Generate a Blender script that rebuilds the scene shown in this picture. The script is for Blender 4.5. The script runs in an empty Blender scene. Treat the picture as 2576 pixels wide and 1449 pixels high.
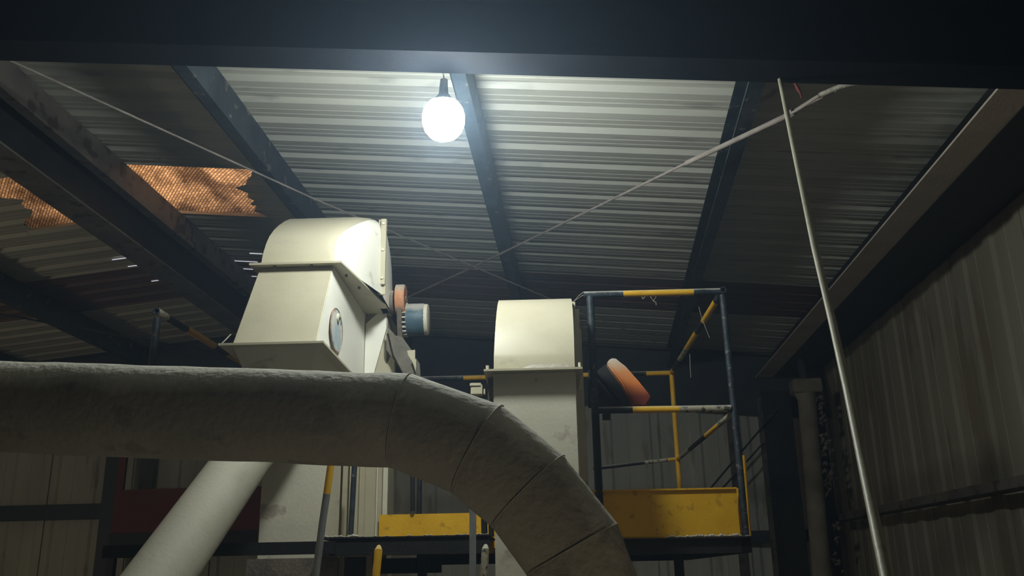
import bpy, bmesh, math, random
from mathutils import Vector, Matrix, noise
random.seed(7)
S = bpy.context.scene
COL = S.collection
EYE = 1.6            # the eye is 1.6 m above the working floor; heights below are given from the eye

# ------------------------------------------------------------------ camera
yaw, pitch, roll, FPX = -0.07358, 0.30734, -0.018843, 2300.0
fw = Vector((math.sin(yaw)*math.cos(pitch), math.cos(yaw)*math.cos(pitch), math.sin(pitch)))
r0 = Vector((math.cos(yaw), -math.sin(yaw), 0)); u0 = r0.cross(fw)
rt = r0*math.cos(roll)+u0*math.sin(roll); up = -r0*math.sin(roll)+u0*math.cos(roll)
cam = bpy.data.objects.new('camera', bpy.data.cameras.new('camera')); COL.objects.link(cam)
M = Matrix((rt, up, -fw)).transposed().to_4x4(); M.translation = (0, 0, EYE)
cam.matrix_world = M
cam.data.sensor_width = 36; cam.data.lens = 36*FPX/2576; cam.data.clip_start = .05
S.camera = cam
# ------------------------------------------------------------------ world, light, exposure
S.view_settings.view_transform = 'Standard'; S.view_settings.look = 'None'
S.view_settings.gamma = 1; S.view_settings.use_curve_mapping = False
S.view_settings.exposure = 1.0
W = bpy.data.worlds.new('night'); S.world = W; W.use_nodes = True
W.node_tree.nodes['Background'].inputs[0].default_value = (.75, .8, 1, 1)
W.node_tree.nodes['Background'].inputs[1].default_value = .006
# thin bluish dust haze in the air of the mill
hv = W.node_tree.nodes.new('ShaderNodeVolumeScatter'); hv.inputs['Color'].default_value = (.54, .74, 1, 1)
hv.inputs['Density'].default_value = .015; hv.inputs['Anisotropy'].default_value = .65
W.node_tree.links.new(hv.outputs[0], W.node_tree.nodes['World Output'].inputs['Volume'])
BULB_STRENGTH = 118.0
def lamp(name, kind, loc, power, color, size=.1, target=None, angle=1.2, blend=.6):
    l = bpy.data.lights.new(name, kind); l.energy = power; l.color = color
    if kind in ('POINT', 'SPOT'): l.shadow_soft_size = size
    if kind == 'SPOT': l.spot_size = angle; l.spot_blend = blend
    o = bpy.data.objects.new(name, l); COL.objects.link(o); o.location = (loc[0], loc[1], loc[2]+EYE)
    if target: o.rotation_euler = (Vector(target)-Vector(loc)).to_track_quat('-Z', 'Y').to_euler()
    return o
# unseen fill lights added below and left of the view, and the yard floodlight above the open ridge
lamp('fill_light_below', 'POINT', (.45, 1.3, -1.15), 6.6, (1, .86, .62), .15)
lamp('fill_light_left', 'POINT', (-6.8, 4.2, .4), 24.0, (1, .86, .60), .15)
lamp('yard_floodlight', 'POINT', (-3.0, 5.5, 4.6), 260, (1, .66, .38), .15)
S.cycles.use_denoising = True
S.cycles.max_bounces = 6
S.cycles.volume_bounces = 0

# ------------------------------------------------------------------ helpers
th = .05
CT, ST = math.cos(th), math.sin(th)
def ray(x, y): return fw + rt*((x-1288)/FPX) - up*((y-724.5)/FPX)
XE = Vector((CT, ST, 0)); YE = Vector((-ST, CT, 0))
def loc_e(p): return Vector((p.dot(XE), p.dot(YE), p.z))
# turn a measured direction into a point on a wall plane / height, in building axes (w*) or machine axes (e*)
def wY(x, y, Y): d = ray(x, y); return d*(Y/d.y)
def wX(x, y, X): d = ray(x, y); return d*(X/d.x)
def wN(x, y, c, k=.097): d = ray(x, y); return d*(c/(d.z+k*d.x))
def eY(x, y, Y): d = ray(x, y); return loc_e(d*(Y/d.dot(YE)))

class MB:
    def __init__(s): s.v = []; s.f = []; s.m = []
    def add(s, vs, fs, mi=0):
        n = len(s.v); s.v += [Vector(v) for v in vs]
        for f in fs: s.f.append([i+n for i in f]); s.m.append(mi)
        return s
    def box(s, a, b, mi=0):
        x0, y0, z0 = a; x1, y1, z1 = b
        return s.add([(x0,y0,z0),(x1,y0,z0),(x1,y1,z0),(x0,y1,z0),(x0,y0,z1),(x1,y0,z1),(x1,y1,z1),(x0,y1,z1)],
              [(0,3,2,1),(4,5,6,7),(0,1,5,4),(1,2,6,5),(2,3,7,6),(3,0,4,7)], mi)
    def hexa(s, lo, hi, mi=0):     # two quads, bottom and top
        return s.add(list(lo)+list(hi), [(0,3,2,1),(4,5,6,7),(0,1,5,4),(1,2,6,5),(2,3,7,6),(3,0,4,7)], mi)
    def prism(s, pts, d, mi=0):    # polygon pts (3D) pushed by vector d
        n = len(pts); d = Vector(d)
        vs = [Vector(p) for p in pts]+[Vector(p)+d for p in pts]
        return s.add(vs, [list(range(n))[::-1], list(range(n, 2*n))]+[(i, (i+1)%n, (i+1)%n+n, i+n) for i in range(n)], mi)
    def tube(s, pts, r, n=14, mi=0, cap=True, hollow=0, mats=None, rad=None):
        pts = [Vector(p) for p in pts]; rings = []
        ref = None
        for i, p in enumerate(pts):
            t = (pts[min(i+1, len(pts)-1)]-pts[max(i-1, 0)]).normalized()
            if ref is None: ref = t.orthogonal().normalized()
            a = (ref-t*ref.dot(t)).normalized(); ref = a; b = t.cross(a)
            rr = rad[i] if rad else r
            rings.append([p+(a*math.cos(2*math.pi*k/n)+b*math.sin(2*math.pi*k/n))*rr for k in range(n)])
        base = len(s.v)
        for R_ in rings: s.v += R_
        for i in range(len(rings)-1):
            for k in range(n):
                a0 = base+i*n+k; a1 = base+i*n+(k+1)%n
                s.f.append([a0, a1, a1+n, a0+n]); s.m.append(mats[i] if mats else mi)
        if cap:
            for j, ri in ((0, 0), (len(rings)-1, 1)):
                c = pts[j]; b0 = base+j*n
                if hollow:
                    t = (pts[1]-pts[0]).normalized() if j == 0 else (pts[-2]-pts[-1]).normalized()
                    q = len(s.v)
                    s.v += [c+(v-c)*hollow for v in rings[j]]; s.v += [c+(v-c)*hollow+t*r*3 for v in rings[j]]
                    for k in range(n):
                        k2 = (k+1)%n
                        s.f.append([b0+k, b0+k2, q+k2, q+k]); s.m.append(mi)
                        s.f.append([q+k, q+k2, q+n+k2, q+n+k]); s.m.append(mi)
                    s.f.append([q+n+k for k in range(n)]); s.m.append(mi)
                else:
                    fc = [b0+k for k in range(n)]
                    s.f.append(fc[::-1] if ri == 0 else fc); s.m.append(mats[j-1 if j else 0] if mats else mi)
        return s

ROOT = {}
SC = {}
def thing(name, label, cat, loc, rot=0.0, group=None, kind=None, k=1.0):
    o = bpy.data.objects.new(name, None); COL.objects.link(o)
    o.empty_display_size = .1
    L = Vector(loc); L = Vector((L.x*k, L.y*k, L.z if k == 1 else -EYE)); SC[o.name] = k; w = Matrix.Rotation(rot, 3, 'Z') @ L
    o.location = (w.x, w.y, w.z+EYE); o.rotation_euler.z = rot
    ROOT[o.name] = L
    if label: o['label'] = label
    if cat: o['category'] = cat
    if group: o['group'] = group
    if kind: o['kind'] = kind
    return o
def build(name, mb, mats, parent=None, smooth=False, bevel=0, rot=0.0, label=None):
    me = bpy.data.meshes.new(name)
    if parent is not None:
        r = parent
        while r.parent: r = r.parent
        off = ROOT[r.name]; kk = SC.get(r.name, 1.0)
        if kk != 1.0: mb.v = [v*kk for v in mb.v]
    else:
        lo = [min(v[i] for v in mb.v) for i in range(3)]; hi = [max(v[i] for v in mb.v) for i in range(3)]
        off = Vector(((lo[0]+hi[0])/2, (lo[1]+hi[1])/2, lo[2]))
    me.from_pydata([v-off for v in mb.v], [], mb.f)
    if not isinstance(mats, (list, tuple)): mats = [mats]
    for m in mats: me.materials.append(m)
    for p, mi in zip(me.polygons, mb.m): p.material_index = mi
    bm = bmesh.new(); bm.from_mesh(me); bmesh.ops.recalc_face_normals(bm, faces=bm.faces); 
    if bevel:
        bmesh.ops.bevel(bm, geom=[e for e in bm.edges if len(e.link_faces) == 2 and e.calc_face_angle(0) > .6], offset=bevel, segments=2, affect='EDGES', clamp_overlap=True)
    bm.to_mesh(me); bm.free()
    o = bpy.data.objects.new(name, me); COL.objects.link(o)
    if parent is not None: o.parent = parent
    else:
        w = Matrix.Rotation(rot, 3, 'Z') @ off
        o.location = (w.x, w.y, w.z+EYE); o.rotation_euler.z = rot; ROOT[o.name] = off
    if smooth:
        for p in me.polygons: p.use_smooth = True
        md = o.modifiers.new('es', 'EDGE_SPLIT'); md.split_angle = math.radians(35)
    if label: o['label'] = label
    return o
def tag(o, label, cat, group=None, kind=None):
    o['label'] = label; o['category'] = cat
    if group: o['group'] = group
    if kind: o['kind'] = kind
    return o

# ------------------------------------------------------------------ materials
def mat(name, c1, c2=None, scale=6, rough=.6, metal=0, bump=.0, bscale=40, c3=None, spots=0, dust=None, dustamt=.6, stretch=(1,1,1), spec=.4):
    m = bpy.data.materials.new(name); m.use_nodes = True; nt = m.node_tree; N = nt.nodes; L = nt.links
    b = N['Principled BSDF']; b.inputs['Roughness'].default_value = rough; b.inputs['Metallic'].default_value = metal
    b.inputs['Specular IOR Level'].default_value = spec
    tc = N.new('ShaderNodeTexCoord'); mp = N.new('ShaderNodeMapping'); mp.inputs['Scale'].default_value = stretch
    L.new(tc.outputs['Object'], mp.inputs[0])
    n = N.new('ShaderNodeTexNoise'); n.inputs['Scale'].default_value = scale; n.inputs['Detail'].default_value = 6; n.inputs['Roughness'].default_value = .6
    L.new(mp.outputs[0], n.inputs[0])
    r = N.new('ShaderNodeValToRGB'); r.color_ramp.elements[0].position = .35; r.color_ramp.elements[1].position = .68
    r.color_ramp.elements[0].color = (*c1, 1); r.color_ramp.elements[1].color = (*(c2 or c1), 1)
    L.new(n.outputs[0], r.inputs[0]); out = r.outputs[0]
    if c3 is not None:
        n2 = N.new('ShaderNodeTexNoise'); n2.inputs['Scale'].default_value = scale*2.3; n2.inputs['Detail'].default_value = 8
        L.new(mp.outputs[0], n2.inputs[0])
        r2 = N.new('ShaderNodeValToRGB'); r2.color_ramp.elements[0].position = 1-spots-.04; r2.color_ramp.elements[1].position = 1-spots+.02
        L.new(n2.outputs[0], r2.inputs[0])
        mx = N.new('ShaderNodeMix'); mx.data_type = 'RGBA'; L.new(r2.outputs[0], mx.inputs[0]); L.new(out, mx.inputs[6]); mx.inputs[7].default_value = (*c3, 1); out = mx.outputs[2]
    if dust is not None:      # flour dust lying on whatever faces up
        g = N.new('ShaderNodeNewGeometry'); sp = N.new('ShaderNodeSeparateXYZ'); L.new(g.outputs['Normal'], sp.inputs[0])
        ad = N.new('ShaderNodeMath'); ad.operation = 'MULTIPLY_ADD'; ad.inputs[1].default_value = .8; ad.inputs[2].default_value = -.3
        L.new(n.outputs[0], ad.inputs[0])
        ad2 = N.new('ShaderNodeMath'); ad2.operation = 'ADD'; L.new(sp.outputs[2], ad2.inputs[0]); L.new(ad.outputs[0], ad2.inputs[1])
        r3 = N.new('ShaderNodeValToRGB'); r3.color_ramp.elements[0].position = .35; r3.color_ramp.elements[1].position = .75
        r3.color_ramp.elements[1].color = (dustamt,)*3+(1,)
        L.new(ad2.outputs[0], r3.inputs[0])
        mx = N.new('ShaderNodeMix'); mx.data_type = 'RGBA'; L.new(r3.outputs[0], mx.inputs[0]); L.new(out, mx.inputs[6]); mx.inputs[7].default_value = (*dust, 1); out = mx.outputs[2]
    L.new(out, b.inputs['Base Color'])
    if bump:
        n4 = N.new('ShaderNodeTexNoise'); n4.inputs['Scale'].default_value = bscale; n4.inputs['Detail'].default_value = 5
        L.new(mp.outputs[0], n4.inputs[0])
        bp = N.new('ShaderNodeBump'); bp.inputs['Strength'].default_value = bump; bp.inputs['Distance'].default_value = .01
        L.new(n4.outputs[0], bp.inputs['Height']); L.new(bp.outputs[0], b.inputs['Normal'])
    return m
DUST = (.42, .40, .34)
m_roof = mat('roof_sheet_paint', (.38, .385, .345), (.46, .46, .405), 1.6, .5, 0, .05, 60, c3=(.31, .31, .28), spots=.34, stretch=(.5, 2, 1))
m_roofb = mat('brown_translucent_sheet', (.10, .052, .046), (.15, .08, .068), 3, .55, 0, .1, 50, stretch=(.5, 3, 1))
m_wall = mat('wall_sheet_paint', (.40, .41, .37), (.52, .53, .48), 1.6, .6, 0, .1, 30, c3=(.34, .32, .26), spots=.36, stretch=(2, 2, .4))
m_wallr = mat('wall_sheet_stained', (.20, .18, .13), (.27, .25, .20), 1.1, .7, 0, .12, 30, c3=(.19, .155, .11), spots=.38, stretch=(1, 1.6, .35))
m_dark = mat('dark_blue_steel', (.020, .028, .040), (.034, .045, .062), 4, .55, 0, .15, 60, dust=(.16, .15, .13), dustamt=.7)
m_beam = mat('dusty_steel_beam', (.075, .066, .062), (.13, .115, .10), 4, .65, 0, .25, 50, c3=(.05, .035, .03), spots=.4, dust=(.2, .18, .15))
m_flg = mat('dusty_lamp_lit_flange', (.42, .37, .32), (.52, .46, .40), 4, .8, 0, .2, 50)  # pale tone includes the grazing lamp light on the underside
m_purlin = mat('blue_grey_purlin', (.018, .028, .038), (.038, .052, .064), 5, .6, 0, .2, 50, c3=(.14, .13, .12), spots=.34, dust=(.2, .19, .17))
m_black = mat('black_paint', (.006, .006, .007), (.013, .013, .014), 7, .6, 0, .2, 70, dust=(.30, .28, .24), dustamt=.8)
m_cream = mat('cream_paint', (.41, .375, .265), (.48, .44, .315), 3, .42, 0, .06, 90, c3=(.39, .35, .25), spots=.30, dust=(.5, .46, .35), dustamt=.5)
m_creamd = mat('dusty_cream_paint', (.56, .53, .42), (.64, .61, .49), 3, .7, 0, .12, 60, c3=(.42, .38, .30), spots=.33, dust=(.6, .56, .46))
m_lit = mat('lamp_lit_pale_paint', (.80, .79, .70), (.88, .87, .78), 3, .38, 0, .05, 90, c3=(.66, .63, .54), spots=.30)  # paler copy of the cream; the bulb's light is put into its colour
m_spout = mat('dusty_spout_paint', (.34, .32, .25), (.42, .40, .32), 3, .75, 0, .12, 60, c3=(.30, .25, .2), spots=.36, dust=(.5, .47, .38))
m_duct = mat('dust_coated_duct', (.27, .25, .20), (.34, .315, .255), 4, .85, 0, .5, 45, c3=(.24, .22, .175), spots=.36, dust=(.82, .79, .68), dustamt=1)
m_yel = mat('yellow_safety_paint', (.66, .36, .012), (.76, .44, .02), 9, .5, 0, .15, 60, c3=(.52, .29, .015), spots=.36, dust=(.55, .47, .28), dustamt=.6)
m_navy = mat('navy_black_paint', (.012, .018, .026), (.035, .05, .062), 14, .55, 0, .3, 70, c3=(.11, .11, .10), spots=.34, dust=(.42, .41, .36), dustamt=.9)
m_palerail = mat('worn_pale_paint', (.30, .27, .20), (.42, .38, .28), 14, .6, 0, .3, 70, c3=(.06, .06, .06), spots=.42, dust=(.5, .48, .4))
m_red = mat('red_oxide_and_toe_shade', (.13, .028, .018), (.17, .04, .025), 3, .7, 0, .1)
m_redp = mat('dull_red_edge', (.16, .05, .035), (.5, .42, .33), 9, .7)
m_ventp = mat('grimy_pipe_paint', (.15, .13, .10), (.24, .215, .165), 5, .8, 0, .3, 40)
m_orange = mat('orange_enamel_light_ramp', (.75, .22, .05), (.82, .30, .09), 5, .5, 0, .1, c3=(.24, .04, .025), spots=.42, dust=(.75, .7, .6), dustamt=.9)
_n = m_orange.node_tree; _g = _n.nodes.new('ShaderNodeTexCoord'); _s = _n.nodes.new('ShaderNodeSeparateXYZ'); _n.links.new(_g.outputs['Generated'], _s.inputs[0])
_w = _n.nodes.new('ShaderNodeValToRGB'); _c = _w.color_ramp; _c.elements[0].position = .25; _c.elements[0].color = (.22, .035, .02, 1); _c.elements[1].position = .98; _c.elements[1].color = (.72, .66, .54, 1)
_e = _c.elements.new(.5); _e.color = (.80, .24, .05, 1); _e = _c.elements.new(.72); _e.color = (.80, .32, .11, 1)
_n.links.new(_s.outputs[2], _w.inputs[0]); _n.links.new(_w.outputs[0], _n.nodes['Principled BSDF'].inputs['Base Color'])  # ramp paints dust and lamp glare at the top, shade at the foot
m_rust = mat('rusty_orange_iron', (.40, .15, .07), (.62, .33, .18), 9, .7, 0, .3, 60, c3=(.13, .07, .05), spots=.38, dust=DUST, dustamt=.8)
m_brown = mat('dusty_brown_iron', (.10, .085, .07), (.2, .17, .13), 12, .7, 0, .4, 60, dust=DUST)
m_blue = mat('blue_motor_paint', (.035, .075, .11), (.075, .13, .165), 8, .5, 0, .1, c3=(.35, .33, .27), spots=.3, dust=(.42, .41, .36), dustamt=.95)
m_steel = mat('galvanised_pipe', (.36, .34, .25), (.46, .44, .33), 9, .5, .1, .1, 80, c3=(.3, .28, .2), spots=.34, spec=.6)
m_rod = mat('dusty_rod', (.22, .19, .17), (.34, .30, .27), 9, .8, 0, .2, 80)
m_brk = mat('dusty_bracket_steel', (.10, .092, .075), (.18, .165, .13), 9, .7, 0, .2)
m_greyp = mat('grey_pipe_paint', (.17, .18, .18), (.24, .245, .24), 9, .6, 0, .1)
m_crust = mat('crusted_dust', (.34, .31, .26), (.52, .49, .42), 14, .95, 0, .8, 40)
m_rustcrust = mat('dark_crust', (.07, .055, .045), (.22, .19, .16), 16, .95, 0, .9, 30)
m_floor = mat('concrete_floor', (.16, .15, .14), (.24, .23, .21), 1.2, .85, 0, .2)
m_ptag = mat('bleached_red_rag', (.16, .03, .035), (.26, .06, .06), 20, .8)
# the glowing LED bulb
m_bulb = bpy.data.materials.new('lit_bulb'); m_bulb.use_nodes = True
bb = m_bulb.node_tree.nodes['Principled BSDF']; bb.inputs['Emission Color'].default_value = (.93, 1, .97, 1); bb.inputs['Emission Strength'].default_value = BULB_STRENGTH
m_house = mat('grey_lamp_plastic', (.5, .5, .5), (.56, .56, .55), 5, .5)
# daylight-white chink between sheets
m_chink = bpy.data.materials.new('lit_gap'); m_chink.use_nodes = True
bb = m_chink.node_tree.nodes['Principled BSDF']; bb.inputs['Emission Color'].default_value = (.8, .85, 1, 1); bb.inputs['Emission Strength'].default_value = .35
# woven sacking over the open ridge: translucent threads with pinholes
m_sack = bpy.data.materials.new('woven_sacking'); m_sack.use_nodes = True
nt = m_sack.node_tree; N = nt.nodes; L = nt.links; N.remove(N['Principled BSDF'])
tc = N.new('ShaderNodeTexCoord')
br = N.new('ShaderNodeTexBrick'); br.inputs['Scale'].default_value = 17; br.inputs['Mortar Size'].default_value = .05
br.inputs['Color1'].default_value = (.66, .52, .38, 1); br.inputs['Color2'].default_value = (.34, .25, .17, 1); br.inputs['Mortar'].default_value = (.10, .06, .04, 1)
br.inputs['Brick Width'].default_value = .8; br.inputs['Row Height'].default_value = .35
mp = N.new('ShaderNodeMapping'); mp.inputs['Rotation'].default_value = (0, 0, .9); L.new(tc.outputs['Object'], mp.inputs[0]); L.new(mp.outputs[0], br.inputs[0])
ns = N.new('ShaderNodeTexNoise'); ns.inputs['Scale'].default_value = 3.5; ns.inputs['Detail'].default_value = 5; L.new(tc.outputs['Object'], ns.inputs[0])
rp = N.new('ShaderNodeValToRGB'); rp.color_ramp.elements[0].position = .42; rp.color_ramp.elements[1].position = .66
rp.color_ramp.elements[0].color = (.22, .2, .17, 1); rp.color_ramp.elements[1].color = (1, 1, 1, 1); L.new(ns.outputs[0], rp.inputs[0])
mx = N.new('ShaderNodeMix'); mx.data_type = 'RGBA'; mx.blend_type = 'MULTIPLY'; mx.inputs[0].default_value = 1; L.new(br.outputs[0], mx.inputs[6]); L.new(rp.outputs[0], mx.inputs[7])
df = N.new('ShaderNodeBsdfDiffuse'); tr = N.new('ShaderNodeBsdfTranslucent'); L.new(mx.outputs[2], tr.inputs[0]); L.new(mx.outputs[2], df.inputs[0])
ms = N.new('ShaderNodeMixShader'); ms.inputs[0].default_value = .6; L.new(df.outputs[0], ms.inputs[1]); L.new(tr.outputs[0], ms.inputs[2]); L.new(ms.outputs[0], N['Material Output'].inputs[0])

# ------------------------------------------------------------------ the shell
PIT = .097                                     # fall of the roof, about 1 in 10
RX = -3.2; RZ = 2.45+PIT*3.2                    # ridge
RIB = [(-.045, 0), (-.024, .030), (.024, .030), (.045, 0)]
def sheet_profile(w=.96, n=4):
    pts = []
    p = w/n
    for k in range(n):
        c = (k+.0)*p+.0
        if k == 0: pts += [(c-.045, .004), (c-.024, .036), (c+.024, .036), (c+.045, .004)]
        else: pts += [(c+a, b) for a, b in RIB]
        pts += [(c+.095, 0), (c+.100, .003), (c+.112, .003), (c+.117, 0), (c+.148, 0), (c+.153, .003), (c+.165, .003), (c+.170, 0)]
    pts.append((w-.048, 0)); pts += [(w-.045, 0), (w-.024, .030), (w+.024, .030), (w+.04, .008)]
    return pts
PROF = sheet_profile()
def sheet(fA, fB, prof=PROF):                  # fA(u), fB(u) -> length ends for profile position u
    mb = MB(); n = len(prof)
    vs = [(fA(u), u, h) for u, h in prof]+[(fB(u), u, h) for u, h in prof]
    mb.add(vs, [(i, i+1, n+i+1, n+i) for i in range(n-1)])
    return mb
def raw_mesh(name, mb, mats):
    me = bpy.data.meshes.new(name); me.from_pydata(mb.v, [], mb.f)
    for m in mats: me.materials.append(m)
    return me
ceiling = thing('ceiling', 'low pitched roof of ribbed sheets with one brown band', None, (0, 0, 2.0), kind='structure')
LR = 2.62-RX
me_r = raw_mesh('roof_sheet', sheet(lambda u: .0, lambda u: LR/math.cos(PIT)), [m_roof])
me_rb = me_r.copy(); me_rb.materials.clear(); me_rb.materials.append(m_roofb)
def place_sheet(me, y, side, lift=0):
    o = bpy.data.objects.new('roof_sheet', me); COL.objects.link(o); o.parent = ceiling
    a = math.atan(PIT)
    o.location = (RX, y, RZ-2.0+lift)
    if side > 0: o.rotation_euler = (0, a, 0)
    else:
        o.rotation_euler = (0, -a, 0); o.scale = (-1, 1, 1)
    return o
Y0 = 4.50
for k in range(-4, 6):
    y = Y0+.96*k
    for side in (1, -1):
        if k == 1: continue
        o = place_sheet(me_rb if k == 3 else me_r, y, side, .0015*(k%2))
        if k == 3: o['label'] = 'dark brown roof sheet'
# the torn course: sheets that stop short of the ridge with ragged ends
def ragged(base, amp, seed):
    return lambda u: base+amp*noise.noise(Vector((u*9, seed, 0)))+(.22*max(0, (u-.55))/.4)
fine = []
for i in range(len(PROF)-1):
    (a, h), (b, g) = PROF[i], PROF[i+1]
    q = max(1, int((b-a)/.02))
    fine += [(a+(b-a)*j/q, h+(g-h)*j/q) for j in range(q)]
fine.append(PROF[-1])
ra = ragged(.84, .11, 3.1)
place_sheet(raw_mesh('roof_sheet', sheet(lambda u: ra(.96-u), lambda u: LR/math.cos(PIT), fine), [m_roof]), Y0+.96, 1)
rb_ = ragged(.84, .12, 8.3)
place_sheet(raw_mesh('roof_sheet', sheet(rb_, lambda u: LR/math.cos(PIT), fine), [m_roof]), Y0+.96, -1)
# ridge cap
mb = MB(); w = .30
for s_ in (0, 1):
    for (ya, yb) in ((.6, 5.40), (6.46, 10.3)):
        x1 = RX+(w if s_ else -w)
        mb.add([(RX, ya, RZ+.06), (x1, ya, RZ+.05-PIT*w), (x1, yb, RZ+.05-PIT*w), (RX, yb, RZ+.06)], [(0, 1, 2, 3)])
build('ridge_cap', mb, m_roof, ceiling)
# chinks of light beside the ridge
for (a, b) in (((282, 654), (320, 649)), ((322, 671), (346, 667)), ((381, 708), (398, 705)), ((575, 656), (648, 660)), ((596, 676), (640, 677)), ((622, 695), (656, 696)), ((628, 638), (660, 640))):
    left = b[0] < 420
    f_ = (lambda x, y: (lambda d: d*((RZ-.004-PIT*RX*1)/(d.z-PIT*d.x)))(ray(x, y))) if left else (lambda x, y: wN(x, y, 2.445))
    p, q = f_(*a), f_(*b)
    q.y = p.y
    h = .006
    mb = MB(); mb.add([(p.x, p.y-h, p.z), (q.x, q.y-h, q.z), (q.x, q.y+h, q.z), (p.x, p.y+h, p.z), (p.x, p.y-h, p.z+.003), (q.x, q.y-h, q.z+.003), (q.x, q.y+h, q.z+.003), (p.x, p.y+h, p.z+.003)],
        [(0,3,2,1),(4,5,6,7),(0,1,5,4),(1,2,6,5),(2,3,7,6),(3,0,4,7)])
    build('light_gap', mb, m_chink, ceiling)

floor = build('floor', MB().box((-8, -3, -EYE-.1), (2.7, 10.2, -EYE)), m_floor); floor['kind'] = 'structure'
# walls of upright ribbed sheets
wprof = [(0, 0), (.004, .028), (.011, .028), (.015, 0), (.085, 0), (.115, .018), (.25, .018), (.254, .014), (.27, .014), (.274, .018), (.41, .018), (.44, 0), (.53, 0), (.56, .018), (.70, .018), (.704, .014), (.72, .014), (.724, .018), (.85, .018), (.88, 0), (.96, 0)]
def wall(name, axis, const, a0, a1, z0, z1f, m, flip):
    w = thing(name, None, None, (0, 0, z0), kind='structure')
    k = 0; a = a0
    while a < a1-.1:
        mb = MB(); n = len(wprof)
        def P(u, h, z): return (a+u, const+h*flip, z) if axis == 'x' else (const+h*flip, a+u, z)
        vs = [P(u, h, z0) for u, h in wprof]+[P(u, h, z1f(a+u)) for u, h in wprof]
        mb.add(vs, [(i, i+1, n+i+1, n+i) for i in range(n-1)])
        build('wall_sheet', mb, m, w)
        a += .96; k += 1
    return w
wb = wall('wall_back', 'x', 10.0, -7.91, 2.6, -EYE, lambda x: RZ-PIT*abs(x-RX)+.02, m_wall, 1); wb['label'] = 'back wall of grey ribbed sheets'
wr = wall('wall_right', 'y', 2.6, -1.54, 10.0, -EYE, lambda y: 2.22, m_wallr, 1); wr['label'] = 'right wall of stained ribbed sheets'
wl = wall('wall_left', 'y', -8.0, -2.0, 10.0, -EYE, lambda y: 2.0, m_wall, -1); wl['label'] = 'left wall of ribbed sheets'

# ------------------------------------------------------------------ steelwork
def ibeam_y(name, label, xc, zb, zt, y0, y1, fwid, m, tf=.012, tw=.01, group=None, mf=None, wx=0, top=True):
    t = thing(name, label, 'beam', (xc, y0, zb), group=group, kind='thing')
    build('flange', MB().box((xc-fwid/2, y0, zb), (xc+fwid/2, y1, zb+tf)), mf or m, t)
    build('web', MB().box((xc+wx-tw/2, y0, zb+tf), (xc+wx+tw/2, y1, zt)), m_black, t)  # black web: the flange's shadow on it is put into the colour
    if top: build('flange', MB().box((xc-fwid/2, y0, zt), (xc+fwid/2, y1, zt+tf)), m, t)
    return t
def rafter(name, label, yc, c0, c1, fwid, xa, xb, m):
    t = thing(name, label, 'beam', (0, yc, c0), kind='thing')
    def seg(ya, yb, ca, cb, nm):
        mb = MB()
        for (p, q) in ((RX, xb), (xa, RX)):
            zf = lambda x, c: c-PIT*x if x >= RX else (c-PIT*RX)-PIT*(RX-x)
            mb.hexa([(p, ya, zf(p, ca)), (q, ya, zf(q, ca)), (q, yb, zf(q, ca)), (p, yb, zf(p, ca))],
                    [(p, ya, zf(p, cb)), (q, ya, zf(q, cb)), (q, yb, zf(q, cb)), (p, yb, zf(p, cb))])
        build(nm, mb, m, t)
    seg(yc-fwid/2, yc+fwid/2, c0, c0+.012, 'flange')
    seg(yc-.006, yc+.006, c0+.012, c1-.012, 'web')
    seg(yc-fwid/2, yc+fwid/2, c1-.012, c1, 'flange')
    return t
m_raf = mat('black_blue_rafter_paint', (.005, .006, .008), (.009, .011, .015), 4, .8, 0, .15, 60, dust=(.16, .15, .13), dustamt=.7, spec=.08)
rafter('roof_rafter', 'dark steel rafter crossing the top of the view above the bulb', 3.51, 2.12, 2.445, .18, -8, 2.6, m_raf)
rafter('end_rafter', 'dark blue rafter at the foot of the roof against the back wall', 9.86, 1.80, 2.44, .20, -8, 2.6, m_dark)
ibeam_y('ridge_beam', 'long dusty steel beam under the ridge, left of the cream elevator head', -3.19, 2.30, 2.70, 3.6, 9.8, .215, m_beam)
ev = ibeam_y('eave_beam', 'long steel beam along the top of the right wall', 1.96, 1.995, 2.23, 3.6, 9.8, .18, m_beam, mf=m_flg, wx=.085, top=False)
build('shade_plate', MB().hexa([(2.05, 3.6, 1.99), (2.59, 3.6, 2.06), (2.59, 9.8, 2.10), (2.05, 9.8, 1.99)], [(2.05, 3.6, 2.0), (2.59, 3.6, 2.07), (2.59, 9.8, 2.11), (2.05, 9.8, 2.0)]), m_black, ev, label='black plate for the shade behind the eave beam')  # black sheet added where there is only the beam's shade
def purlin(label, x0, x1, zt_c=2.447, depth=.20, side=-1, y0=3.6, y1=9.85, left=False):
    t = MB(); th_ = .005; fl = .07
    def zc(x, c): return c-PIT*x if x >= RX else (c-PIT*RX)-PIT*(RX-x)
    for (dx0, dx1, ca, cb) in ((0, th_, zt_c-depth, zt_c), (-fl, 0, zt_c-depth, zt_c-depth+th_), (-fl, 0, zt_c-th_, zt_c), (-fl, -fl+th_, zt_c-depth, zt_c-depth+.018)):
        t.hexa([(x0+dx0, y0, zc(x0, ca)), (x0+dx1, y0, zc(x0, ca)), (x1+dx1, y1, zc(x1, ca)), (x1+dx0, y1, zc(x1, ca))],
               [(x0+dx0, y0, zc(x0, cb)), (x0+dx1, y0, zc(x0, cb)), (x1+dx1, y1, zc(x1, cb)), (x1+dx0, y1, zc(x1, cb))])
    return tag(build('purlin', t, m_purlin), label, 'purlin', 'blue grey roof purlins', 'thing')
purlin('blue grey purlin running down the roof above the cream elevator head', -1.87, -1.87)
purlin('blue grey purlin just right of the glowing bulb', -.49, -.49)
purlin('blue grey purlin above the yellow railed platform, ending behind its corner post', .90, 1.02)
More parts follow.
